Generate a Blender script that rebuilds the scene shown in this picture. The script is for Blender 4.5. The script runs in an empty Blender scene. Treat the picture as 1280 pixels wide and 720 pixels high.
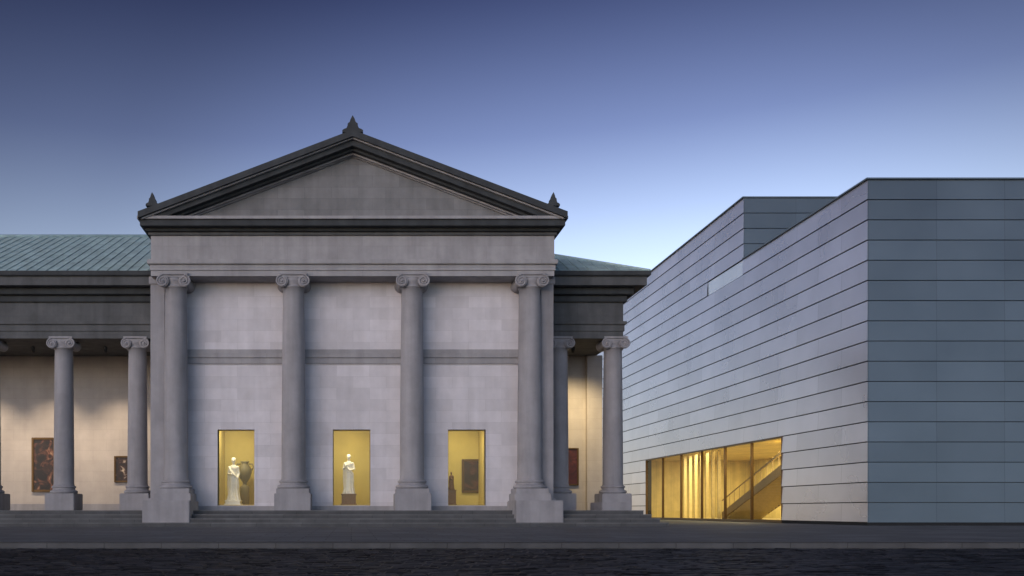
import bpy, bmesh, math, random
from mathutils import Vector, Matrix
random.seed(4)
S=bpy.context.scene
CAMZ=0.68; D=40.0; F=1120.0
def X(px,y): return (px-440)*(D+y)/F
def Z(py,y): return (638-py)*(D+y)/F+CAMZ

# ------------------------------------------------------------ materials
def newmat(name):
    m=bpy.data.materials.new(name); m.use_nodes=True
    nt=m.node_tree; b=nt.nodes['Principled BSDF']
    return m,nt,b
def pos_uv(nt,mode='xz'):
    g=nt.nodes.new('ShaderNodeNewGeometry'); s=nt.nodes.new('ShaderNodeSeparateXYZ')
    nt.links.new(g.outputs['Position'],s.inputs[0])
    c=nt.nodes.new('ShaderNodeCombineXYZ')
    if mode=='xz':
        a=nt.nodes.new('ShaderNodeMath'); a.operation='ADD'
        nt.links.new(s.outputs[0],a.inputs[0]); nt.links.new(s.outputs[1],a.inputs[1])
        nt.links.new(a.outputs[0],c.inputs[0]); nt.links.new(s.outputs[2],c.inputs[1])
    else:
        nt.links.new(s.outputs[0],c.inputs[0]); nt.links.new(s.outputs[1],c.inputs[1])
    return g,c
def stone(name,col,blocks=None,var=0.12,rough=0.8,joint=0.7,streak=0.25,bump=0.25,noise_scale=1.2,spec=0.3):
    m,nt,b=newmat(name); L=nt.links
    g,c=pos_uv(nt)
    n1=nt.nodes.new('ShaderNodeTexNoise'); n1.inputs['Scale'].default_value=noise_scale; n1.inputs['Detail'].default_value=8; n1.inputs['Roughness'].default_value=.65
    L.new(g.outputs['Position'],n1.inputs['Vector'])
    mp=nt.nodes.new('ShaderNodeMapping'); mp.inputs['Scale'].default_value=(2.2,2.2,.22)
    L.new(g.outputs['Position'],mp.inputs[0])
    n2=nt.nodes.new('ShaderNodeTexNoise'); n2.inputs['Scale'].default_value=1.0; n2.inputs['Detail'].default_value=6
    L.new(mp.outputs[0],n2.inputs['Vector'])
    r1=nt.nodes.new('ShaderNodeMapRange'); r1.inputs[1].default_value=.3; r1.inputs[2].default_value=.7; r1.inputs[3].default_value=1-var; r1.inputs[4].default_value=1+var
    L.new(n1.outputs[0],r1.inputs[0])
    r2=nt.nodes.new('ShaderNodeMapRange'); r2.inputs[1].default_value=.35; r2.inputs[2].default_value=.7; r2.inputs[3].default_value=1; r2.inputs[4].default_value=1-streak
    L.new(n2.outputs[0],r2.inputs[0])
    mu=nt.nodes.new('ShaderNodeMath'); mu.operation='MULTIPLY'; L.new(r1.outputs[0],mu.inputs[0]); L.new(r2.outputs[0],mu.inputs[1])
    last=mu.outputs[0]
    n3=nt.nodes.new('ShaderNodeTexNoise'); n3.inputs['Scale'].default_value=25; n3.inputs['Detail'].default_value=5
    L.new(g.outputs['Position'],n3.inputs['Vector'])
    bp=nt.nodes.new('ShaderNodeBump'); bp.inputs['Strength'].default_value=bump; bp.inputs['Distance'].default_value=.02
    L.new(n3.outputs[0],bp.inputs['Height'])
    if blocks:
        br=nt.nodes.new('ShaderNodeTexBrick'); br.inputs['Scale'].default_value=1
        br.inputs['Brick Width'].default_value=blocks[0]; br.inputs['Row Height'].default_value=blocks[1]
        br.inputs['Mortar Size'].default_value=.009; br.inputs['Mortar Smooth'].default_value=.3
        v=blocks[2]
        br.inputs['Color1'].default_value=(1-v,)*3+(1,); br.inputs['Color2'].default_value=(1+v*.5,)*3+(1,); br.inputs['Mortar'].default_value=(joint,)*3+(1,)
        L.new(c.outputs[0],br.inputs['Vector'])
        m2=nt.nodes.new('ShaderNodeMath'); m2.operation='MULTIPLY'; L.new(last,m2.inputs[0]); L.new(br.outputs[0],m2.inputs[1]); last=m2.outputs[0]
        bb=nt.nodes.new('ShaderNodeBump'); bb.inputs['Strength'].default_value=.3; bb.inputs['Distance'].default_value=.012; bb.invert=True
        L.new(br.outputs['Fac'],bb.inputs['Height']); L.new(bp.outputs[0],bb.inputs['Normal']); L.new(bb.outputs[0],b.inputs['Normal'])
    else: L.new(bp.outputs[0],b.inputs['Normal'])
    vm=nt.nodes.new('ShaderNodeVectorMath'); vm.operation='SCALE'; vm.inputs[0].default_value=col
    L.new(last,vm.inputs['Scale']); L.new(vm.outputs[0],b.inputs['Base Color'])
    b.inputs['Roughness'].default_value=rough; b.inputs['Specular IOR Level'].default_value=spec
    return m
def plain(name,col,rough=.6,metal=0,spec=.4):
    m,nt,b=newmat(name)
    n=nt.nodes.new('ShaderNodeTexNoise'); n.inputs['Scale'].default_value=6; n.inputs['Detail'].default_value=6
    g=nt.nodes.new('ShaderNodeNewGeometry'); nt.links.new(g.outputs['Position'],n.inputs['Vector'])
    r=nt.nodes.new('ShaderNodeMapRange'); r.inputs[3].default_value=.8; r.inputs[4].default_value=1.2; nt.links.new(n.outputs[0],r.inputs[0])
    vm=nt.nodes.new('ShaderNodeVectorMath'); vm.operation='SCALE'; vm.inputs[0].default_value=col
    nt.links.new(r.outputs[0],vm.inputs['Scale']); nt.links.new(vm.outputs[0],b.inputs['Base Color'])
    b.inputs['Roughness'].default_value=rough; b.inputs['Metallic'].default_value=metal; b.inputs['Specular IOR Level'].default_value=spec
    return m
M_wall=stone('wall_stone_lit_tone',(.60,.575,.60),(1.5,.52,.10),.08,streak=.12,joint=.86)  # paler than the columns: floodlight on the wall put into its colour
M_col=stone('column_granite',(.30,.29,.305),None,.12,streak=.25)
M_ent=stone('entablature_stone',(.335,.325,.335),(2.2,.95,.06),.12,streak=.22,joint=.85)
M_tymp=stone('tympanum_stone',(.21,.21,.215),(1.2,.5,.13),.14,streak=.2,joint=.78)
M_dark=stone('dark_cornice_stone',(.05,.055,.06),None,.2,streak=.3)  # much darker tone for cornices, bed mouldings, gutters and acroteria
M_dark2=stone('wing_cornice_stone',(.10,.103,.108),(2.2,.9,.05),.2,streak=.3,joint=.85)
M_step=stone('step_granite',(.085,.087,.092),(1.9,.17,.15),.2,streak=.1,joint=.5)
M_nose=stone('step_nosing_granite',(.14,.142,.15),(1.9,5,.15),.2,streak=.1,joint=.6)
M_wwall=stone('gallery_wall_stone',(.43,.385,.35),(1.4,.55,.04),.08,streak=.10,joint=.87)
M_gold=stone('gallery_plaster',(.52,.43,.15),None,.10,streak=.08,bump=.05)
M_copper=stone('copper_patina',(.46,.60,.60),None,.15,streak=.3,rough=.5,noise_scale=.8,spec=.4)
M_marble=plain('white_marble',(.78,.76,.70),.45)
M_bronze=plain('bronze_base',(.12,.06,.03),.4,.3)
M_urn=plain('aged_stone_urn',(.16,.14,.08),.6)
M_frame=plain('gilt_frame',(.10,.055,.018),.4,.4)
M_wframe=plain('brass_window_frame',(.36,.27,.12),.4,.5)
M_black=plain('dark_metal',(.02,.02,.022),.5,.2)
M_joint=plain('shadow_joint',(.012,.013,.015),.8)
M_int=stone('foyer_timber_panel',(.60,.47,.18),(1.2,5,.12),.15,streak=.25,rough=.5,joint=.5,bump=.05)
M_intfloor=plain('foyer_floor',(.30,.24,.12),.3)

def panelmat(name,col,width,off,axis,metal=.6,rough=.38):
    m,nt,b=newmat(name); L=nt.links
    g=nt.nodes.new('ShaderNodeNewGeometry'); s=nt.nodes.new('ShaderNodeSeparateXYZ'); L.new(g.outputs['Position'],s.inputs[0])
    c=nt.nodes.new('ShaderNodeCombineXYZ')
    a=nt.nodes.new('ShaderNodeMath'); a.operation='SUBTRACT'; L.new(s.outputs[axis],a.inputs[0]); a.inputs[1].default_value=off[0]
    z=nt.nodes.new('ShaderNodeMath'); z.operation='SUBTRACT'; L.new(s.outputs[2],z.inputs[0]); z.inputs[1].default_value=off[1]
    L.new(a.outputs[0],c.inputs[0]); L.new(z.outputs[0],c.inputs[1])
    br=nt.nodes.new('ShaderNodeTexBrick'); br.offset=.5 if axis==1 else 0; br.inputs['Scale'].default_value=1
    br.inputs['Brick Width'].default_value=width; br.inputs['Row Height'].default_value=off[2]; br.inputs['Mortar Size'].default_value=.010; br.inputs['Mortar Smooth'].default_value=0
    br.inputs['Color1'].default_value=(.91,.91,.91,1); br.inputs['Color2'].default_value=(1.07,1.07,1.07,1); br.inputs['Mortar'].default_value=(.6,.6,.6,1)
    L.new(c.outputs[0],br.inputs['Vector'])
    n=nt.nodes.new('ShaderNodeTexNoise'); n.inputs['Scale'].default_value=.3; n.inputs['Detail'].default_value=3; L.new(g.outputs['Position'],n.inputs['Vector'])
    r=nt.nodes.new('ShaderNodeMapRange'); r.inputs[1].default_value=.3; r.inputs[2].default_value=.7; r.inputs[3].default_value=.9; r.inputs[4].default_value=1.1; L.new(n.outputs[0],r.inputs[0])
    mu=nt.nodes.new('ShaderNodeMath'); mu.operation='MULTIPLY'; L.new(r.outputs[0],mu.inputs[0]); L.new(br.outputs[0],mu.inputs[1])
    vm=nt.nodes.new('ShaderNodeVectorMath'); vm.operation='SCALE'; vm.inputs[0].default_value=col; L.new(mu.outputs[0],vm.inputs['Scale']); L.new(vm.outputs[0],b.inputs['Base Color'])
    r2=nt.nodes.new('ShaderNodeMapRange'); r2.inputs[3].default_value=rough-.05; r2.inputs[4].default_value=rough+.08; L.new(n.outputs[0],r2.inputs[0]); L.new(r2.outputs[0],b.inputs['Roughness'])
    n2=nt.nodes.new('ShaderNodeTexNoise'); n2.inputs['Scale'].default_value=.7; n2.inputs['Detail'].default_value=0; L.new(g.outputs['Position'],n2.inputs['Vector'])
    bp=nt.nodes.new('ShaderNodeBump'); bp.inputs['Strength'].default_value=.2; bp.inputs['Distance'].default_value=.04; L.new(n2.outputs[0],bp.inputs['Height']); L.new(bp.outputs[0],b.inputs['Normal'])
    b.inputs['Metallic'].default_value=metal
    return m
def glassmat(name,tint,refl):
    m=bpy.data.materials.new(name); m.use_nodes=True; nt=m.node_tree; nt.nodes.clear()
    o=nt.nodes.new('ShaderNodeOutputMaterial'); mx=nt.nodes.new('ShaderNodeMixShader'); t=nt.nodes.new('ShaderNodeBsdfTransparent'); gl=nt.nodes.new('ShaderNodeBsdfGlossy')
    t.inputs[0].default_value=tint+(1,); gl.inputs['Roughness'].default_value=.03
    lw=nt.nodes.new('ShaderNodeLayerWeight'); lw.inputs[0].default_value=.25
    r=nt.nodes.new('ShaderNodeMapRange'); r.inputs[3].default_value=.02; r.inputs[4].default_value=refl; nt.links.new(lw.outputs['Fresnel'],r.inputs[0])
    nt.links.new(r.outputs[0],mx.inputs[0]); nt.links.new(t.outputs[0],mx.inputs[1]); nt.links.new(gl.outputs[0],mx.inputs[2]); nt.links.new(mx.outputs[0],o.inputs[0])
    return m
M_glass=glassmat('window_glass',(.97,.97,.93),.25)

# ------------------------------------------------------------ geometry helpers
def link(ob,parent=None):
    S.collection.objects.link(ob)
    if parent: ob.parent=parent
    return ob
def empty(name):
    e=bpy.data.objects.new(name,None); e.empty_display_size=.3; return link(e)
def mesh(name,bm,mat,parent=None,smooth=False):
    bmesh.ops.recalc_face_normals(bm,faces=bm.faces)
    me=bpy.data.meshes.new(name); bm.to_mesh(me); bm.free()
    if mat: me.materials.append(mat)
    if smooth:
        for p in me.polygons: p.use_smooth=True
    return link(bpy.data.objects.new(name,me),parent)
def addbox(bm,x0,x1,y0,y1,z0,z1):
    vs=[bm.verts.new(p) for p in [(x0,y0,z0),(x1,y0,z0),(x1,y1,z0),(x0,y1,z0),(x0,y0,z1),(x1,y0,z1),(x1,y1,z1),(x0,y1,z1)]]
    for f in [(0,1,2,3),(4,5,6,7),(0,1,5,4),(1,2,6,5),(2,3,7,6),(3,0,4,7)]: bm.faces.new([vs[i] for i in f])
    return vs
def box(name,x0,x1,y0,y1,z0,z1,mat,parent=None,bev=0):
    bm=bmesh.new(); addbox(bm,x0,x1,y0,y1,z0,z1)
    if bev: bmesh.ops.bevel(bm,geom=bm.edges[:],offset=bev,segments=2,affect='EDGES')
    return mesh(name,bm,mat,parent)
def boxes(name,lst,mat,parent=None):
    bm=bmesh.new()
    for b in lst: addbox(bm,*b)
    return mesh(name,bm,mat,parent)
def poly_y(name,pts,y0,y1,mat,parent=None,bev=0):
    bm=bmesh.new()
    a=[bm.verts.new((p[0],y0,p[1])) for p in pts]; b=[bm.verts.new((p[0],y1,p[1])) for p in pts]
    bm.faces.new(a); bm.faces.new(b[::-1])
    n=len(pts)
    for i in range(n): bm.faces.new([a[i],a[(i+1)%n],b[(i+1)%n],b[i]])
    return mesh(name,bm,mat,parent)
def wall_open(name,x0,x1,z0,z1,y0,y1,ops,mat,parent):
    bs=[]; cur=x0
    for (a,b,c,d) in sorted(ops):
        bs.append((cur,a,y0,y1,z0,z1))
        if c>z0: bs.append((a,b,y0,y1,z0,c))
        bs.append((a,b,y0,y1,d,z1)); cur=b
    bs.append((cur,x1,y0,y1,z0,z1))
    return boxes(name,bs,mat,parent)
def lathe(bm,prof,seg=40,cx=0,cy=0,fx=1,fy=1,fold=None,cap=True):
    rings=[]
    for (r,z) in prof:
        ring=[]
        for i in range(seg):
            t=2*math.pi*i/seg; k=1
            if fold: k=fold(t,z)
            ring.append(bm.verts.new((cx+r*fx*k*math.cos(t),cy+r*fy*k*math.sin(t),z)))
        rings.append(ring)
    for a,b in zip(rings,rings[1:]):
        for i in range(seg):
            f=bm.faces.new([a[i],a[(i+1)%seg],b[(i+1)%seg],b[i]]); f.smooth=True
    if cap: bm.faces.new(rings[0][::-1]); bm.faces.new(rings[-1])
def tube(bm,pts,rad,seg=8):
    rings=[]
    for i,p in enumerate(pts):
        p=Vector(p); a=Vector(pts[max(i-1,0)]); b=Vector(pts[min(i+1,len(pts)-1)]); d=(b-a).normalized()
        u=d.cross(Vector((0,1,0)));
        if u.length<.1: u=d.cross(Vector((1,0,0)))
        u.normalize(); v=d.cross(u); r=rad[i] if isinstance(rad,list) else rad
        rings.append([bm.verts.new(p+u*r*math.cos(2*math.pi*k/seg)+v*r*math.sin(2*math.pi*k/seg)) for k in range(seg)])
    for a,b in zip(rings,rings[1:]):
        for i in range(seg):
            f=bm.faces.new([a[i],a[(i+1)%seg],b[(i+1)%seg],b[i]]); f.smooth=True
    bm.faces.new(rings[0][::-1]); bm.faces.new(rings[-1])
def ellipsoid(bm,c,r,rot=None):
    m=Matrix.Translation(c)
    if rot: m=m@rot
    m=m@Matrix.Diagonal((r[0],r[1],r[2],1))
    bmesh.ops.create_uvsphere(bm,u_segments=18,v_segments=12,radius=1,matrix=m)

def column_mesh(name,rb,rt,H,mat):
    bm=bmesh.new()
    def tor(z,r,h,n=6):
        return [(r-h/2+h/2*math.cos(-math.pi/2+math.pi*i/n), z+h/2+h/2*math.sin(-math.pi/2+math.pi*i/n)) for i in range(n+1)]
    prof=[]; prof+=tor(.0,rb*1.36,.16); prof+=[(rb*1.14,.17),(rb*1.08,.21),(rb*1.12,.25)]; prof+=tor(.26,rb*1.2,.11); prof+=[(rb*1.05,.375),(rb*1.05,.40),(rb,.46)]
    caph=rt*1.3; top=H-caph
    n=14
    for i in range(1,n+1):
        t=i/n; r=rb+(rt-rb)*(t**1.6); prof.append((r,.46+(top-.46)*t))
    prof+=[(rt*1.09,top+.01),(rt*1.11,top+.04),(rt*1.02,top+.07),(rt*1.0,top+.16),(rt*1.12,top+.26),(rt*1.16,top+.34),(rt*1.1,H-.16)]
    lathe(bm,prof,48)
    w=rt*1.22
    addbox(bm,-w*1.08,w*1.08,-w*1.04,w*1.04,H-.085,H)
    addbox(bm,-w*1.0,w*1.0,-w*.92,w*.92,H-.20,H-.087)
    vr=rt*.56; vx=rt*1.02; vz=H-.095-vr
    for sx in(-1,1):
        pr=[(vr,-w*1.0),(vr,-w*.8),(vr*.72,-w*.3),(vr*.66,0),(vr*.72,w*.3),(vr,w*.8),(vr,w*1.0)]
        rings=[]
        for (r,y) in pr: rings.append([bm.verts.new((sx*vx+r*math.cos(2*math.pi*k/24),y,vz+r*math.sin(2*math.pi*k/24))) for k in range(24)])
        for a,b in zip(rings,rings[1:]):
            for i in range(24):
                f=bm.faces.new([a[i],a[(i+1)%24],b[(i+1)%24],b[i]]); f.smooth=True
        bm.faces.new(rings[0]); bm.faces.new(rings[-1])
        for sy in(-1,1):
            pts=[];rad=[]
            for k in range(44):
                t=k/43; a=math.pi/2+ -sx*(-1)*t*2.0*2*math.pi*(-1); r=vr*(1-.80*t)
                pts.append((sx*vx+r*math.cos(a),sy*w*1.02,vz+r*math.sin(a))); rad.append(.042*(1-.45*t)*rt/.45)
            tube(bm,pts,rad,6)
            ellipsoid(bm,(sx*vx,sy*w*1.02,vz),(.055,.06,.055))
    bmesh.ops.recalc_face_normals(bm,faces=bm.faces)
    me=bpy.data.meshes.new(name); bm.to_mesh(me); bm.free(); me.materials.append(mat); return me

# ============================================================ CLASSICAL MUSEUM
cm=empty('neoclassical_museum_building')
PZ=CAMZ
H1=Z(345,0)-Z(611,0)
me1=column_mesh('portico_column',.54,.47,H1,M_col)
for i,px in enumerate((220,367,515,662)):
    o=link(bpy.data.objects.new('portico_column_%d'%i,me1),cm); o.location=(X(px,0),0,Z(611,0))
    x=X(px,0)
    box('pedestal_%d'%i,x-.80,x+.80,-.80,.68,PZ-.3,Z(617,0),M_col,cm,.02)
    box('plinth_%d'%i,x-.72,x+.72,-.72,.66,Z(617,0)+.0,Z(611,0),M_col,cm,.015)
for s,px in((-1,215),(1,667)):
    x=X(px,-1)
    box('pedestal_buttress_%d'%s,x-1.0,x+1.0,-2.3,-.1,0.0,Z(626,-1),M_col,cm,.03)
YW=.70; ztop=Z(345,0)
ops=[(X(a,YW),X(b,YW),Z(632,YW),Z(537,YW)) for a,b in((272,318),(416,463),(560,607))]
xl,xr=X(190,YW),X(690,YW)
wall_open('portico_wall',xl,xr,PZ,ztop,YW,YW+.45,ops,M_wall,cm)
boxes('string_course',[(xl,xr,YW-.08,YW-.002,Z(455,YW),Z(448,YW)),(xl,xr,YW-.13,YW-.002,Z(447.6,YW),Z(442,YW)),(xl,xr,YW-.06,YW-.002,Z(441.6,YW),Z(437,YW))],M_ent,cm)
box('wall_base_course',xl,xr,YW-.12,YW-.003,PZ,Z(632.5,YW),M_ent,cm,.01)
for i,(a,b,c,d) in enumerate(ops):
    t=.11
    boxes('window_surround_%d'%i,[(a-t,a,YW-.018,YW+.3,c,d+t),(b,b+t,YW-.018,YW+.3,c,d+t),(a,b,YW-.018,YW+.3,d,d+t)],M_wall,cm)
    boxes('window_frame_%d'%i,[(a,a+.04,YW+.22,YW+.3,c,d),(b-.04,b,YW+.22,YW+.3,c,d),(a+.04,b-.04,YW+.22,YW+.3,d-.04,d),(a+.04,b-.04,YW+.22,YW+.3,c,c+.04)],M_wframe,cm)
    bm=bmesh.new(); vs=[bm.verts.new(p) for p in((a+.04,YW+.26,c+.04),(b-.04,YW+.26,c+.04),(b-.04,YW+.26,d-.04),(a+.04,YW+.26,d-.04))]; bm.faces.new(vs)
    mesh('window_pane_%d'%i,bm,M_glass,cm)
    ra,rb_,y0,y1=a-.12,b+.12,YW+.452,YW+3.2; c2=c; d2=d+.35
    boxes('gallery_room_%d'%i,[(ra,rb_,y1,y1+.1,c2,d2),(ra-.1,ra,y0,y1+.1,c2-.1,d2+.1),(rb_,rb_+.1,y0,y1+.1,c2-.1,d2+.1),(ra,rb_,y0,y1,c2-.1,c2),(ra,rb_,y0,y1,d2,d2+.1)],M_gold,cm)
    l=bpy.data.lights.new('gallery_lamp','AREA'); l.energy=84; l.color=(1,.87,.58); l.shape='RECTANGLE'; l.size=1.0; l.size_y=.4
    lo=link(bpy.data.objects.new('gallery_lamp_%d'%i,l),cm); lo.location=((a+b)/2-.3,YW+.8,d2-.06); lo.rotation_euler=(math.radians(25),math.radians(8),0)
for s,(a,b) in ((-1,(188,206)),(1,(676,692))):
    box('anta_%d'%s,X(a,.1),X(b,.1),.1,YW+.6,PZ,ztop,M_col,cm,.02)
    box('anta_cap_%d'%s,X(a,.1)-.06,X(b,.1)+.06,.03,YW+.6,ztop-.35,ztop-.003,M_col,cm,.03)
    box('anta_base_%d'%s,X(a,.1)-.08,X(b,.1)+.08,.0,YW+.6,PZ,PZ+.55,M_col,cm,.03)
bx=9.0
boxes('main_block',[(-bx+.05,-bx+.45,1.4,24,PZ,ztop+1.9),(bx-.45,bx-.05,1.4,24,PZ,ztop+1.9),(-bx+.05,bx-.05,24,24.4,PZ,ztop+1.9),(-bx+.45,bx-.45,1.4,24,ztop+.0,ztop+.3)],M_ent,cm)
ye=-.45
def ent(name,pa,pb,proj,over,mat,bev=.0):
    yy=ye-proj if pa<292 else ye
    box(name,-8.88-over,8.93+over,ye-proj,1.6,Z(pb,yy)-(.03 if pa<292 else 0),Z(pa,yy)-.002,mat,cm,bev)
ent('architrave_low',338,345,.0,0,M_ent)
ent('architrave_high',331,338,.05,.04,M_ent)
ent('architrave_moulding',325,331,.17,.14,M_ent,.03)
ent('frieze',291,325,0.001,0,M_ent)
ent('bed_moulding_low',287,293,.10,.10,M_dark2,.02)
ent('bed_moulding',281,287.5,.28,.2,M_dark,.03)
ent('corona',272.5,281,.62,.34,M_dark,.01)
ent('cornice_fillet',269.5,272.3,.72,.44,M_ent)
def chev(name,yc,px0,pyend,pyap,th,y1,mat):
    x=abs(X(px0,yc)); cx=.03
    zb,za,zt=Z(pyend,yc),Z(pyap,yc),th*(D+yc)/F
    pts=[(-x,zb),(cx,za),(x+.06,zb),(x+.06,zb-zt),(cx,za-zt),(-x,zb-zt)]
    poly_y(name,pts,yc,y1,mat,cm)
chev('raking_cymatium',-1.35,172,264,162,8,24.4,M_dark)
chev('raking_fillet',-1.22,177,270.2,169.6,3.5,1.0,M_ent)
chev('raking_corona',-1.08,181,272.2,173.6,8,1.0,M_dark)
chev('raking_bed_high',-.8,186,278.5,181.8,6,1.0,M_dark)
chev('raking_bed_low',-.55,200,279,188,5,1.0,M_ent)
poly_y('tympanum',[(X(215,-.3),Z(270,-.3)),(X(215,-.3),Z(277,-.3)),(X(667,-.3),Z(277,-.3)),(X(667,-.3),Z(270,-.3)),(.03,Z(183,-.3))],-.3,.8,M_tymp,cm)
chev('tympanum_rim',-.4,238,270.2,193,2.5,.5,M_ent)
def acro(name,cx,py,w,h,y):
    z=Z(py,y); k=(D+y)/F
    base=[(-1,0),(-1,.12),(-.8,.2),(-.6,.24),(-.5,.38),(-.48,.52),(-.3,.60),(-.2,.78),(-.08,.92),(0,1.0)]
    pts=[(cx+p[0]*w*k,z+p[1]*h*k) for p in base]+[(cx-p[0]*w*k,z+p[1]*h*k) for p in base[-2::-1]]
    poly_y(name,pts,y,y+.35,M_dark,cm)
acro('acroterion_apex',.03,165,13,21,-1.3)
acro('acroterion_west',X(190,-1.3),257,8,17,-1.3); acro('acroterion_east',X(692,-1.3),257,8,17,-1.3)
xs0,xs1=-60,X(783,1)
st=[]
for k in range(4):
    st.append((xs0,xs1+.35*(3-k)*.6,-1.4-.42*(3-k),-1.4-.42*(2-k) if k<3 else 24,0,.17*(k+1)))
bmst=bmesh.new()
for b_ in st: addbox(bmst,*b_)
mesh('entrance_steps',bmst,M_step,cm)
boxes('step_nosings',[(xs0,xs1+.35*(3-k)*.6+.01,-1.4-.42*(3-k)-.025,-1.4-.42*(3-k)-.001,.17*(k+1)-.04,.17*(k+1)+.003) for k in range(4)],M_nose,cm)
YC=3.0; Hc=Z(423,YC)-Z(617,YC)
me2=column_mesh('wing_column',.475,.42,Hc,M_col)
wl=[766,698]+[172-92*i for i in range(0,8)]
for i,px in enumerate(wl):
    x=X(px,YC); o=link(bpy.data.objects.new('wing_column_%d'%i,me2),cm); o.location=(x,YC,Z(617,YC))
    box('wing_pedestal_%d'%i,x-.70,x+.70,YC-.7,YC+.7,PZ,Z(617,YC),M_col,cm,.03)
box('wing_corner_pedestal',X(766,1)-.7,X(766,1)+.62,.2,2.25,0,Z(628,1),M_col,cm,.03)
yf=2.5
for side,(x0,x1) in(('west',(-60,-9.0)),('east',(9.0,X(779,yf)))):
    e=1 if side=='east' else 0
    def wb(n,pa,pb,proj,mat,bev=0):
        box(n+'_'+side,x0,x1+proj*e,yf-proj,20-.01,Z(pb,yf),Z(pa,yf)-.002,mat,cm,bev)
    wb('wing_architrave_low',414,423,0,M_dark2); wb('wing_architrave_high',406,414,.05,M_dark2); wb('wing_architrave_mould',402,406,.14,M_dark2,.02)
    wb('wing_frieze',378,402,.0,M_dark2); wb('wing_bed',370,378,.15,M_dark,.03); wb('wing_bed_high',362,370,.4,M_dark,.03)
    wb('wing_corona',351,362,.85,M_dark2,.01); wb('wing_gutter',345,351,1.0,M_dark,.03)
    ez=Z(345,yf)-.02; y0=yf-.95; yr=10.5; rz=Z(296,yr)
    xa=x0; xb=x1+.95*e
    bm=bmesh.new()
    if e:
        t=(xb-xa)/(yr-y0); yy=y0+(xb-xa); zz=ez+(rz-ez)*t
        P=[bm.verts.new(p) for p in((xa,y0,ez),(xb,y0,ez),(xa,yy,zz))]; bm.faces.new(P)
        Q=[bm.verts.new(p) for p in((xb,y0,ez),(xb,20,ez),(xa,20,zz),(xa,yy,zz))]; bm.faces.new(Q)
    else:
        A=bm.verts.new((xa,y0,ez));B=bm.verts.new((xb,y0,ez));C=bm.verts.new((xb,yr,rz));Dv=bm.verts.new((xa,yr,rz))
        bm.faces.new([A,B,C,Dv]); E1=bm.verts.new((xb,20,ez));E2=bm.verts.new((xa,20,ez)); bm.faces.new([Dv,C,E1,E2])
    mesh('wing_roof_'+side,bm,M_copper,cm)
    bm=bmesh.new(); x=xa+.2
    sl=(rz-ez)/(yr-y0)
    while x<xb-.05:
        yend=yr if not e else min(yr,y0+(xb-x)); zend=ez+(yend-y0)*sl
        w=.018; h=.04
        vs=[(x-w,y0,ez),(x+w,y0,ez),(x+w,y0,ez+h),(x-w,y0,ez+h),(x-w,yend,zend),(x+w,yend,zend),(x+w,yend,zend+h),(x-w,yend,zend+h)]
        v=[bm.verts.new(p) for p in vs]
        for f in[(0,1,2,3),(4,5,6,7),(0,1,5,4),(1,2,6,5),(2,3,7,6),(3,0,4,7)]: bm.faces.new([v[i] for i in f])
        x+=.47
    if e:
        tube(bm,[(xb,y0,ez+.03),(xa,y0+(xb-xa),ez+(xb-xa)*sl+.03)],.07,6)
    else: tube(bm,[(xa,yr,rz+.03),(xb,yr,rz+.03)],.10,6)
    mesh('roof_seams_'+side,bm,M_copper,cm)
YB=7.4; zc=Z(423,yf)
box('wing_wall_west',-60,-9.0,YB,YB+.5,PZ,zc,M_wwall,cm)
box('wing_wall_east',9.0,X(748,YB),YB,YB+.5,PZ,zc,M_wwall,cm)
box('wing_pilaster_east',X(732,YB),X(750,YB)+.05,YB-.3,YB+.52,PZ,zc-.003,M_wwall,cm,.02)
box('wing_dado_west',-60,-9.0,YB-.08,YB-.002,PZ,PZ+.35,M_col,cm)
def spot(name,loc,tgt,en,col,ang,parent):
    l=bpy.data.lights.new(name,'SPOT'); l.energy=en; l.color=col; l.spot_size=math.radians(ang); l.spot_blend=1; l.shadow_soft_size=.12
    o=link(bpy.data.objects.new(name,l),parent); o.location=loc
    d=Vector(tgt)-Vector(loc); q=d.to_track_quat('-Z','Y'); o.rotation_euler=q.to_euler()
    bm=bmesh.new(); lathe(bm,[(.09,.05),(.1,.3),(.04,.36)],14)
    h=mesh(name+'_housing',bm,M_black,parent,False); h.location=loc; h.rotation_euler=q.to_euler()
for i,px in enumerate([126,34,-58,-150,-242,-334,-426]):
    x=X(px,YC)
    spot('colonnade_lamp_%d'%i,(x,YC+.9,zc-.45),(x,YB,2.1),1600,(1,.80,.57),72,cm)
spot('colonnade_lamp_east',(X(722,YC),YC+.9,zc-.45),(X(716,YB),YB,3.2),2100,(1,.78,.42),95,cm)

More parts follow.
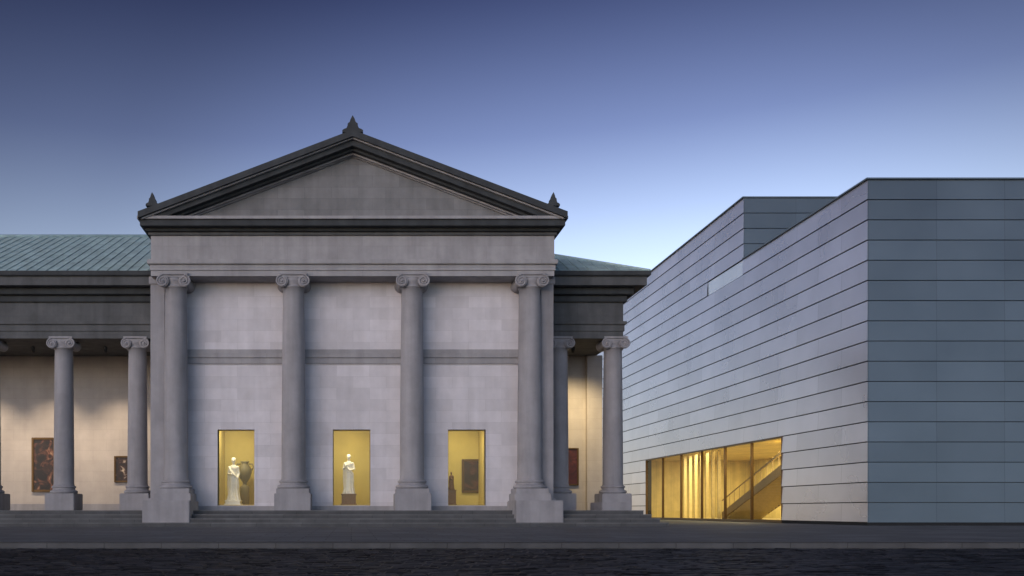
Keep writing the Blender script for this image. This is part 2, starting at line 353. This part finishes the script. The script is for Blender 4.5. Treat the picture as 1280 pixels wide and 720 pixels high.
# ============================================================ statues
def statue(name,loc,h,pose,mat=M_marble,fat=1.0):
    root=empty(name); root.location=loc
    bm=bmesh.new(); k=h/1.85
    def fold(t,z):
        a=.13*max(0,1-z/(1.3*k)); return 1+a*math.sin(9*t+1.3*math.sin(3*z/k))+a*.5*math.sin(17*t+2*z/k)
    prof=[(.33,0),(.32,.05),(.28,.25),(.255,.5),(.245,.75),(.24,.92),(.20,1.08),(.205,1.25),(.225,1.38),(.19,1.47),(.10,1.53),(.065,1.57),(.062,1.66)]
    lathe(bm,[(r*k*fat,z*k) for r,z in prof],72,fx=1,fy=.72,fold=fold)
    ellipsoid(bm,(0,-.01*k,1.72*k),(.088*k,.105*k,.125*k)); ellipsoid(bm,(0,.035*k,1.76*k),(.105*k,.11*k,.105*k)); ellipsoid(bm,(0,.13*k,1.74*k),(.05*k,.05*k,.05*k))
    ellipsoid(bm,(0,-.115*k,1.71*k),(.014*k,.02*k,.03*k)); ellipsoid(bm,(0,-.09*k,1.63*k),(.03*k,.025*k,.02*k))
    for sgn in(-1,1): ellipsoid(bm,(sgn*.17*k,0,1.42*k),(.08*k,.075*k,.07*k))
    for pts,rad in pose: tube(bm,[Vector(p)*k for p in pts],[r*k for r in rad],12); ellipsoid(bm,Vector(pts[-1])*k,(.045*k,.04*k,.05*k)); ellipsoid(bm,Vector(pts[1])*k,(rad[1]*k,)*3)
    tube(bm,[Vector(p)*k for p in((-.18,-.05,1.42),(-.1,-.15,1.25),(.06,-.18,1.08),(.18,-.1,.95),(.21,.0,.6),(.2,.02,.3))],[.04*k,.045*k,.05*k,.055*k,.045*k,.02*k],10)
    tube(bm,[Vector(p)*k for p in((-.16,.08,1.42),(-.22,.06,1.1),(-.23,.05,.7),(-.23,.02,.3))],[.05*k,.06*k,.055*k,.03*k],10)
    ob=mesh('figure',bm,mat,root,True)
    md=ob.modifiers.new('fuse','REMESH'); md.mode='VOXEL'; md.voxel_size=.016; md.use_smooth_shade=True
    return root
armsA=[([(-.18,0,1.42),(-.22,-.03,1.15),(-.06,-.2,1.12)],[.06,.05,.036]),([(.18,0,1.42),(.23,0,1.15),(.19,-.13,.95)],[.06,.05,.036])]
armsB=[([(-.19,0,1.42),(-.25,-.05,1.18),(-.10,-.19,1.33)],[.06,.05,.036]),([(.19,0,1.42),(.26,-.04,1.16),(.08,-.21,1.10)],[.06,.05,.036])]
ys=1.9; zf=ops[0][2]
def plinth(parent,w,z0,z1,mat):
    box('plinth_base',-w*1.15,w*1.15,-w*1.15,w*1.15,z0,z0+.1,mat,parent,.015)
    box('plinth_die',-w,w,-w,w,z0+.1,z1-.06,mat,parent,.01)
    box('plinth_cap',-w*1.1,w*1.1,-w*1.1,w*1.1,z1-.06,z1,mat,parent,.015)
s1=statue('marble_statue',(X(292,ys),ys,zf+.25),2.0,armsA,fat=.85); plinth(s1,.34,-.25,0,M_marble)
s2=statue('marble_statue.001',(X(436,ys),ys,zf+.55),1.85,armsB,fat=.85); plinth(s2,.33,-.55,0,M_bronze)
s3=statue('bronze_statue',(X(566,ys),ys+.6,zf+.75),.85,armsA,mat=M_bronze); plinth(s3,.2,-.75,0,M_bronze)
u=empty('stone_urn'); u.location=(X(306,2.9),2.9,zf)
bm=bmesh.new(); lathe(bm,[(.22,0),(.22,.9),(.2,.95),(.10,1.0),(.09,1.1),(.26,1.35),(.33,1.6),(.31,1.8),(.17,1.98),(.16,2.05),(.23,2.12)],32); mesh('urn_body',bm,M_urn,u,False)
bm=bmesh.new()
for sx in(-1,1): tube(bm,[(sx*.2,0,2.0),(sx*.36,0,2.0),(sx*.42,0,1.85),(sx*.32,0,1.7)],.03,8)
mesh('urn_handles',bm,M_urn,u)

# ============================================================ paintings
def paintmat(name,cols,seed,sc):
    m,nt,b=newmat(name); L=nt.links
    g=nt.nodes.new('ShaderNodeTexCoord'); mp=nt.nodes.new('ShaderNodeMapping'); mp.inputs['Location'].default_value=(seed,seed*2,seed*.7)
    L.new(g.outputs['Object'],mp.inputs[0])
    n=nt.nodes.new('ShaderNodeTexNoise'); n.inputs['Scale'].default_value=sc; n.inputs['Detail'].default_value=5; n.inputs['Distortion'].default_value=1.2
    L.new(mp.outputs[0],n.inputs['Vector'])
    r=nt.nodes.new('ShaderNodeValToRGB'); e=r.color_ramp.elements
    e[0].position=.42; e[0].color=cols[0]+(1,); e[1].position=.72; e[1].color=cols[-1]+(1,)
    for i,c in enumerate(cols[1:-1]):
        x=e.new(.42+.30*(i+1)/(len(cols)-1)); x.color=c+(1,)
    L.new(n.outputs[0],r.inputs[0]); L.new(r.outputs[0],b.inputs['Base Color']); b.inputs['Roughness'].default_value=.5
    return m
def painting(name,cx,cy,cz,w,h,mat,fr=.1):
    root=empty(name); root.location=(cx,cy,cz)
    box('canvas',-w/2+fr*.8,w/2-fr*.8,-.05,-.01,-h/2+fr*.8,h/2-fr*.8,mat,root)
    for n,b in(('frame_left',(-w/2,-w/2+fr,-.10,0,-h/2,h/2)),('frame_right',(w/2-fr,w/2,-.10,0,-h/2,h/2)),('frame_top',(-w/2+fr,w/2-fr,-.098,0,h/2-fr,h/2)),('frame_bottom',(-w/2+fr,w/2-fr,-.098,0,-h/2,-h/2+fr))):
        box(n,*b,M_frame,root,.02)
yb=YB-.01
def pp(name,a,b,t,bo,y,mat,fr=.1):
    painting(name,X((a+b)/2,y),y,Z((t+bo)/2,y),X(b,y)-X(a,y),Z(t,y)-Z(bo,y),mat,fr)
pp('framed_painting',40,70,547,615,yb,paintmat('oil_painting_a',[(.008,.006,.005),(.03,.014,.010),(.14,.05,.028),(.36,.22,.13)],3,2.0),.12)
pp('framed_painting.001',143,163,570,603,yb,paintmat('oil_painting_b',[(.012,.008,.006),(.04,.015,.01),(.5,.4,.3)],9,2.5),.09)
pp('framed_painting.002',705,723,560,607,yb,paintmat('oil_painting_c',[(.03,.006,.006),(.07,.012,.01),(.12,.03,.02)],5,2),.08)
pp('framed_painting.003',577,606,574,616,YW+3.19,paintmat('oil_painting_d',[(.02,.008,.005),(.06,.02,.012),(.09,.03,.02)],7,2),.12)

# ============================================================ MODERN BUILDING
mm=empty('modern_museum_building')
XR=X(1085,0); HT=Z(225,0); z00=.12; NC=17; ch=(HT-z00)/NC
M_side=panelmat('metal_panel_side_lit',(.60,.59,.66),4.2,(0,z00,ch),1,.65,.27)  # one cladding with the front; light from the left put into this paler colour
M_front=panelmat('metal_panel_front_shaded',(.13,.165,.195),X(1170,0)-XR,(XR,z00,ch),0,.4,.40)  # same cladding; shade of the front face put into this darker colour
yo0,yo1=D*645/538-D,D*645/368-D
YEND=46; XE=75; o_=.06; g_=.04
def quad(bm,*p): bm.faces.new([bm.verts.new(q) for q in p])
def side_course(bm,ya,yb,z,h,mitre):
    za=z+g_; zb=z+h; m=o_ if mitre else 0
    quad(bm,(XR-o_,yb,za),(XR-o_,ya-m,za),(XR-.02,ya-m*.2,zb),(XR-.02,yb,zb))
    quad(bm,(XR-o_,yb,za),(XR-o_,ya-m,za),(XR+.06,ya,za),(XR+.06,yb,za))
    quad(bm,(XR-.02,yb,zb),(XR-.02,ya-m*.2,zb),(XR+.06,ya,zb),(XR+.06,yb,zb))
def front_course(bm,y,z,h,x1):
    za=z+g_*.6; zb=z+h
    quad(bm,(XR-o_,y-o_,za),(x1,y-o_,za),(x1,y-.02,zb),(XR-.02,y-.02,zb))
    quad(bm,(XR-o_,y-o_,za),(x1,y-o_,za),(x1,y+.06,za),(XR,y+.06,za))
    quad(bm,(XR-.02,y-.02,zb),(x1,y-.02,zb),(x1,y+.06,zb),(XR,y+.06,zb))
bs=bmesh.new(); bf=bmesh.new()
YBK=D*645/490-D
notch=(YBK+.1,D*645/445-D)
for k in range(NC):
    z=z00+k*ch
    if k<5:
        side_course(bs,0,yo0,z,ch,True); side_course(bs,yo1,YEND,z,ch,False)
    elif k==NC-1:
        side_course(bs,0,notch[0],z,ch,True); side_course(bs,notch[1],YEND,z,ch,False)
    else: side_course(bs,0,YEND,z,ch,True)
    front_course(bf,0,z,ch,XE)
for k in range(4):
    z=HT+k*ch
    side_course(bs,YBK,YEND,z,ch,True); front_course(bf,YBK,z,ch,XE-20)
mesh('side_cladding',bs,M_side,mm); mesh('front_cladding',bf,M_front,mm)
zo=z00+5*ch; zn=z00+16*ch
c0,c1=XR+.04,XR+.4
boxes('core_walls',[(c0,c1,.05,yo0,0,HT),(c0,c1,yo1,YEND,0,HT),(c0,c1,yo0,yo1,zo+.03,HT),(c1,XE,.05,.4,0,HT-.01),(c0,XE,.4,YBK,HT-.3,HT-.02),
 (c0,c1,YBK+.05,YEND,HT,HT+4*ch),(c1,XE-20,YBK+.05,YBK+.4,HT-.02,HT+4*ch-.01),(c1,XE-20,YBK+.4,YEND,HT+4*ch-.3,HT+4*ch-.02),(c0,XE,YEND,YEND+.3,0,HT+4*ch)],M_joint,mm)
box('base_plinth_front',XR-.03,XE,-.03,.05,0,z00+.02,M_joint,mm)
box('base_plinth_side',XR-.03,c0,.05,YEND,0,z00+.02,M_joint,mm)
boxes('parapet_cap',[(XR-.12,XR+.3,-.12,YBK,HT,HT+.07),(XR+.3,XE,-.12,.3,HT,HT+.07),(XR-.12,XR+.3,YBK-.1,YEND,HT+4*ch,HT+4*ch+.07),(XR+.3,XE-20,YBK-.1,YBK+.3,HT+4*ch,HT+4*ch+.07)],M_front,mm)
M_pale=panelmat('translucent_panel',(.76,.80,.86),1.9,(notch[0],zn,ch),1,.5,.22)
box('clerestory_window',XR-.0,XR+.039,notch[0],notch[1],zn+.03,HT-.03,M_pale,mm)
fr=[]
zb0=.10
n=6
for i in range(n+1):
    y=yo0+(yo1-yo0)*i/n; fr.append((XR-.06,XR+.10,y-.03,y+.03,zb0,zo+.03))
fr+= [(XR-.055,XR+.115,yo0,yo1,zo-.06,zo+.028),(XR-.055,XR+.115,yo0,yo1,zb0-.08,zb0+.05)]
boxes('glazing_mullions',fr,M_frame,mm)
bm=bmesh.new(); quad(bm,(XR+.03,yo0,zb0),(XR+.03,yo1,zb0),(XR+.03,yo1,zo),(XR+.03,yo0,zo)); mesh('glazing',bm,M_glass,mm)
xi=XR+9
boxes('foyer_walls',[(xi,xi+.2,yo0-.2,yo1+2.5,0,zo+.2),(c1,xi,yo1+2.3,yo1+2.5,0,zo+.2),(c1,xi,yo0-.4,yo0-.2,0,zo+.2),(c1-.001,xi,yo0-.2,yo1+2.3,zo+.05,zo+.2)],M_int,mm)
box('foyer_floor',c0,xi,yo0-.2,yo1+2.3,.02,.1,M_intfloor,mm)
M_fin=plain('brass_fin',(.62,.50,.22),.4,.2)
M_strg=plain('oak_stringer',(.26,.18,.07),.5)
boxes('foyer_fins',[(XR+.9,XR+1.1,y,y+.07,.1,zo) for y in [yo1-5.5-i*1.0 for i in range(7)]],M_fin,mm)
stp=[]; ns=24; ya,ybb=yo0+1,yo0+11.5
for i in range(ns):
    y=ybb-(ybb-ya)*i/ns; z=.1+(zo-.9)*i/ns
    stp.append((XR+1.6,XR+4.0,y-(ybb-ya)/ns,y,z,z+.2))
boxes('foyer_stair_treads',stp,M_fin,mm)
bm=bmesh.new()
for xx in(XR+1.5,XR+4.0):
    for (o1,o2) in((-.35,.25),(1.0,1.06)):
        pts=[(xx,ybb,.1+max(o1+.2,0)),(xx,ya,zo-.8+o1),(xx,ya,min(zo-.8+o2,zo)),(xx,ybb,.1+o2+.2)]
        a=[bm.verts.new(p) for p in pts]; b=[bm.verts.new((p[0]+.08,p[1],p[2])) for p in pts]
        bm.faces.new(a); bm.faces.new(b)
        for i in range(4): bm.faces.new([a[i],a[(i+1)%4],b[(i+1)%4],b[i]])
for i in range(14):
    t=(i+.5)/14; y=ybb-(ybb-ya)*t; z=.3+(zo-.9)*t
    addbox(bm,XR+1.52,XR+1.55,y-.015,y+.015,z,z+1.0)
mesh('foyer_stair_stringers',bm,M_strg,mm)
for i in range(4):
    l=bpy.data.lights.new('foyer_lamp','AREA'); l.energy=600; l.color=(1,.86,.52); l.shape='RECTANGLE'; l.size=3; l.size_y=3.5
    lo=link(bpy.data.objects.new('foyer_lamp_%d'%i,l),mm); lo.location=(XR+2.6+(i%2)*3.2,yo0+2.5+i*5.4,zo-.02)

# ============================================================ ground
def sheet(name,x0,x1,y0,y1,z,mat):
    bm=bmesh.new(); quad(bm,(x0,y0,z),(x1,y0,z),(x1,y1,z),(x0,y1,z)); return mesh(name,bm,mat)
def paving(name,col,w,h,var,mort,rough,bumpd,spec=.25,mc=.4):
    m,nt,b=newmat(name); L=nt.links; g,c=pos_uv(nt,'xy')
    br=nt.nodes.new('ShaderNodeTexBrick'); br.inputs['Scale'].default_value=1; br.inputs['Brick Width'].default_value=w; br.inputs['Row Height'].default_value=h; br.inputs['Mortar Size'].default_value=mort; br.inputs['Mortar Smooth'].default_value=.4
    br.inputs['Color1'].default_value=(1-var,)*3+(1,); br.inputs['Color2'].default_value=(1+var,)*3+(1,); br.inputs['Mortar'].default_value=(mc,mc,mc,1)
    n0=nt.nodes.new('ShaderNodeTexNoise'); n0.inputs['Scale'].default_value=3; L.new(c.outputs[0],n0.inputs['Vector'])
    ad=nt.nodes.new('ShaderNodeVectorMath'); ad.operation='MULTIPLY_ADD'; ad.inputs[1].default_value=(.03,.03,0); L.new(n0.outputs[1],ad.inputs[0]); L.new(c.outputs[0],ad.inputs[2]); L.new(ad.outputs[0],br.inputs['Vector'])
    n=nt.nodes.new('ShaderNodeTexNoise'); n.inputs['Scale'].default_value=.6; n.inputs['Detail'].default_value=8; L.new(c.outputs[0],n.inputs['Vector'])
    r=nt.nodes.new('ShaderNodeMapRange'); r.inputs[1].default_value=.3; r.inputs[2].default_value=.7; r.inputs[3].default_value=.7; r.inputs[4].default_value=1.25; L.new(n.outputs[0],r.inputs[0])
    mu=nt.nodes.new('ShaderNodeMath'); mu.operation='MULTIPLY'; L.new(r.outputs[0],mu.inputs[0]); L.new(br.outputs[0],mu.inputs[1])
    vm=nt.nodes.new('ShaderNodeVectorMath'); vm.operation='SCALE'; vm.inputs[0].default_value=col; L.new(mu.outputs[0],vm.inputs['Scale']); L.new(vm.outputs[0],b.inputs['Base Color'])
    r2=nt.nodes.new('ShaderNodeMapRange'); r2.inputs[1].default_value=.35; r2.inputs[2].default_value=.65; r2.inputs[3].default_value=rough-.15; r2.inputs[4].default_value=rough+.1; L.new(n.outputs[0],r2.inputs[0]); L.new(r2.outputs[0],b.inputs['Roughness'])
    n4=nt.nodes.new('ShaderNodeTexNoise'); n4.inputs['Scale'].default_value=14; L.new(c.outputs[0],n4.inputs['Vector'])
    b1=nt.nodes.new('ShaderNodeBump'); b1.inputs['Distance'].default_value=bumpd; b1.inputs['Strength'].default_value=.8; b1.invert=True; L.new(br.outputs['Fac'],b1.inputs['Height'])
    b2=nt.nodes.new('ShaderNodeBump'); b2.inputs['Distance'].default_value=bumpd; b2.inputs['Strength'].default_value=.5; L.new(n4.outputs[0],b2.inputs['Height']); L.new(b1.outputs[0],b2.inputs['Normal']); L.new(b2.outputs[0],b.inputs['Normal'])
    b.inputs['Specular IOR Level'].default_value=spec
    return m
M_pave=paving('paving_slabs',(.14,.143,.15),1.2,.8,.14,.014,.8,.006,.15)
M_sett=paving('granite_setts',(.013,.013,.015),.34,.20,.4,.03,.6,.02,.10)
M_kerb=stone('kerb_granite',(.09,.09,.095),(1.2,5,.1),.15,joint=.4)
M_grd=paving('ground_asphalt',(.05,.05,.052),3,3,.05,.002,.9,.003)
YK=-21.2
sheet('ground',-900,900,-600,1500,-.135,M_grd)
box('sidewalk',-200,200,YK+.3,120,-.13,0,M_pave)
box('kerb',-200,200,YK,YK+.3,-.13,.012,M_kerb,None,.02)
sheet('road',-200,200,-60,YK-.002,-.128,M_sett)
bm=bmesh.new(); rnd=random.Random(7)
y=-33.2; row=0
while y<YK-.25:
    x=-16+ (row%2)*.19+rnd.uniform(-.04,.04); d_=.24
    while x<30:
        w_=rnd.uniform(.30,.46)
        if abs(x)<0.64*(y+40)+.6 or (x>0 and x<.78*(y+40)+.6):
            g=.018; x0,x1,y0_,y1_=x+g,x+w_-g,y+g,y+d_-g; zt=-.118+rnd.uniform(-.006,.016); tx=rnd.uniform(-.006,.006); ty=rnd.uniform(-.006,.006)
            bt=[bm.verts.new(p) for p in((x0,y0_,-.13),(x1,y0_,-.13),(x1,y1_,-.13),(x0,y1_,-.13))]
            i_=.035
            md_=[bm.verts.new(p) for p in((x0+.005,y0_+.005,zt-.012),(x1-.005,y0_+.005,zt-.012),(x1-.005,y1_-.005,zt-.012),(x0+.005,y1_-.005,zt-.012))]
            tp=[bm.verts.new(p) for p in((x0+i_,y0_+i_,zt+tx),(x1-i_,y0_+i_,zt-tx+ty),(x1-i_,y1_-i_,zt-tx),(x0+i_,y1_-i_,zt+tx-ty))]
            for A_,B_ in((bt,md_),(md_,tp)):
                for q in range(4): bm.faces.new([A_[q],A_[(q+1)%4],B_[(q+1)%4],B_[q]])
            f=bm.faces.new(tp)
        x+=w_
    y+=d_; row+=1
def settmat():
    m,nt,b=newmat('worn_sett_stone'); L=nt.links
    g=nt.nodes.new('ShaderNodeNewGeometry')
    n=nt.nodes.new('ShaderNodeTexNoise'); n.inputs['Scale'].default_value=9; n.inputs['Detail'].default_value=6; L.new(g.outputs['Position'],n.inputs['Vector'])
    rr=nt.nodes.new('ShaderNodeMapRange'); rr.inputs[3].default_value=.35; rr.inputs[4].default_value=2.0; L.new(g.outputs['Random Per Island'],rr.inputs[0])
    vm=nt.nodes.new('ShaderNodeVectorMath'); vm.operation='SCALE'; vm.inputs[0].default_value=(.018,.018,.021); L.new(rr.outputs[0],vm.inputs['Scale']); L.new(vm.outputs[0],b.inputs['Base Color'])
    r2=nt.nodes.new('ShaderNodeMapRange'); r2.inputs[3].default_value=.35; r2.inputs[4].default_value=.75; L.new(n.outputs[0],r2.inputs[0]); L.new(r2.outputs[0],b.inputs['Roughness'])
    bp=nt.nodes.new('ShaderNodeBump'); bp.inputs['Strength'].default_value=.6; bp.inputs['Distance'].default_value=.012; L.new(n.outputs[0],bp.inputs['Height']); L.new(bp.outputs[0],b.inputs['Normal'])
    b.inputs['Specular IOR Level'].default_value=.15
    return m
mesh('cobblestones',bm,settmat())

# ============================================================ sky + sun
w=bpy.data.worlds.new('World'); S.world=w; w.use_nodes=True; nt=w.node_tree; L=nt.links
bg=nt.nodes['Background']; sk=nt.nodes.new('ShaderNodeTexSky'); sk.sky_type='NISHITA'; sk.sun_disc=False
EL=18; AZ=218
sk.sun_elevation=math.radians(EL); sk.sun_rotation=math.radians(AZ); sk.ozone_density=4; sk.air_density=1; sk.dust_density=.5
tc=nt.nodes.new('ShaderNodeTexCoord'); sp=nt.nodes.new('ShaderNodeSeparateXYZ'); L.new(tc.outputs['Generated'],sp.inputs[0])
rp=nt.nodes.new('ShaderNodeValToRGB'); L.new(sp.outputs[2],rp.inputs[0]); e=rp.color_ramp.elements
e[0].position=0; e[0].color=(1,.69,.53,1); e[1].position=.75; e[1].color=(.05,.036,.040,1)
for p,c in((.2,(.95,.62,.485)),(.28,(.72,.475,.39)),(.38,(.35,.235,.238)),(.5,(.125,.087,.112))):
    x=e.new(p); x.color=c+(1,)
dp=nt.nodes.new('ShaderNodeVectorMath'); dp.operation='DOT_PRODUCT'; dp.inputs[1].default_value=Vector((250,1120,238)).normalized(); L.new(tc.outputs['Generated'],dp.inputs[0])
mr=nt.nodes.new('ShaderNodeMapRange'); mr.inputs[1].default_value=-1; mr.inputs[2].default_value=1; mr.inputs[3].default_value=0; mr.inputs[4].default_value=1; L.new(dp.outputs['Value'],mr.inputs[0])
r3=nt.nodes.new('ShaderNodeValToRGB'); r3.color_ramp.interpolation='EASE'; L.new(mr.outputs[0],r3.inputs[0]); e=r3.color_ramp.elements
e[0].position=0; e[0].color=(.59,.77,.98,1); e[1].position=1; e[1].color=(1,1,1,1)
for p,v in((.5,(.60,.71,.84)),(.86,(.45,.45,.46)),(.94,(.62,.62,.62))):
    x=e.new(p); x.color=v+(1,)
m1=nt.nodes.new('ShaderNodeMix'); m1.data_type='RGBA'; m1.blend_type='MULTIPLY'; m1.inputs[0].default_value=1; L.new(sk.outputs[0],m1.inputs[6]); L.new(rp.outputs[0],m1.inputs[7])
m3=nt.nodes.new('ShaderNodeMix'); m3.data_type='RGBA'; m3.blend_type='MULTIPLY'; m3.inputs[0].default_value=1; L.new(m1.outputs[2],m3.inputs[6]); L.new(r3.outputs[0],m3.inputs[7])
vs=nt.nodes.new('ShaderNodeVectorMath'); vs.operation='SCALE'; L.new(m3.outputs[2],vs.inputs[0]); vs.inputs['Scale'].default_value=4.6
L.new(vs.outputs[0],bg.inputs[0]); bg.inputs[1].default_value=.12
sl=bpy.data.lights.new('sun','SUN'); sl.energy=1.0; sl.angle=math.radians(60); sl.color=(1.0,.95,.94)
so=link(bpy.data.objects.new('sun',sl)); so.location=(-30,-30,30)
az=math.radians(AZ); el=math.radians(EL); sd=Vector((math.sin(az)*math.cos(el),math.cos(az)*math.cos(el),math.sin(el)))
so.rotation_euler=sd.to_track_quat('Z','Y').to_euler()
# ============================================================ camera
cd=bpy.data.cameras.new('camera'); co=link(bpy.data.objects.new('camera',cd)); S.camera=co
co.location=(0,-D,CAMZ); co.rotation_euler=(math.radians(90),0,0)
cd.sensor_width=36; cd.lens=F/1280*36; cd.shift_x=200/1280; cd.shift_y=278/1280; cd.clip_end=4000
S.view_settings.view_transform='Standard'; S.view_settings.look='None'; S.view_settings.exposure=0
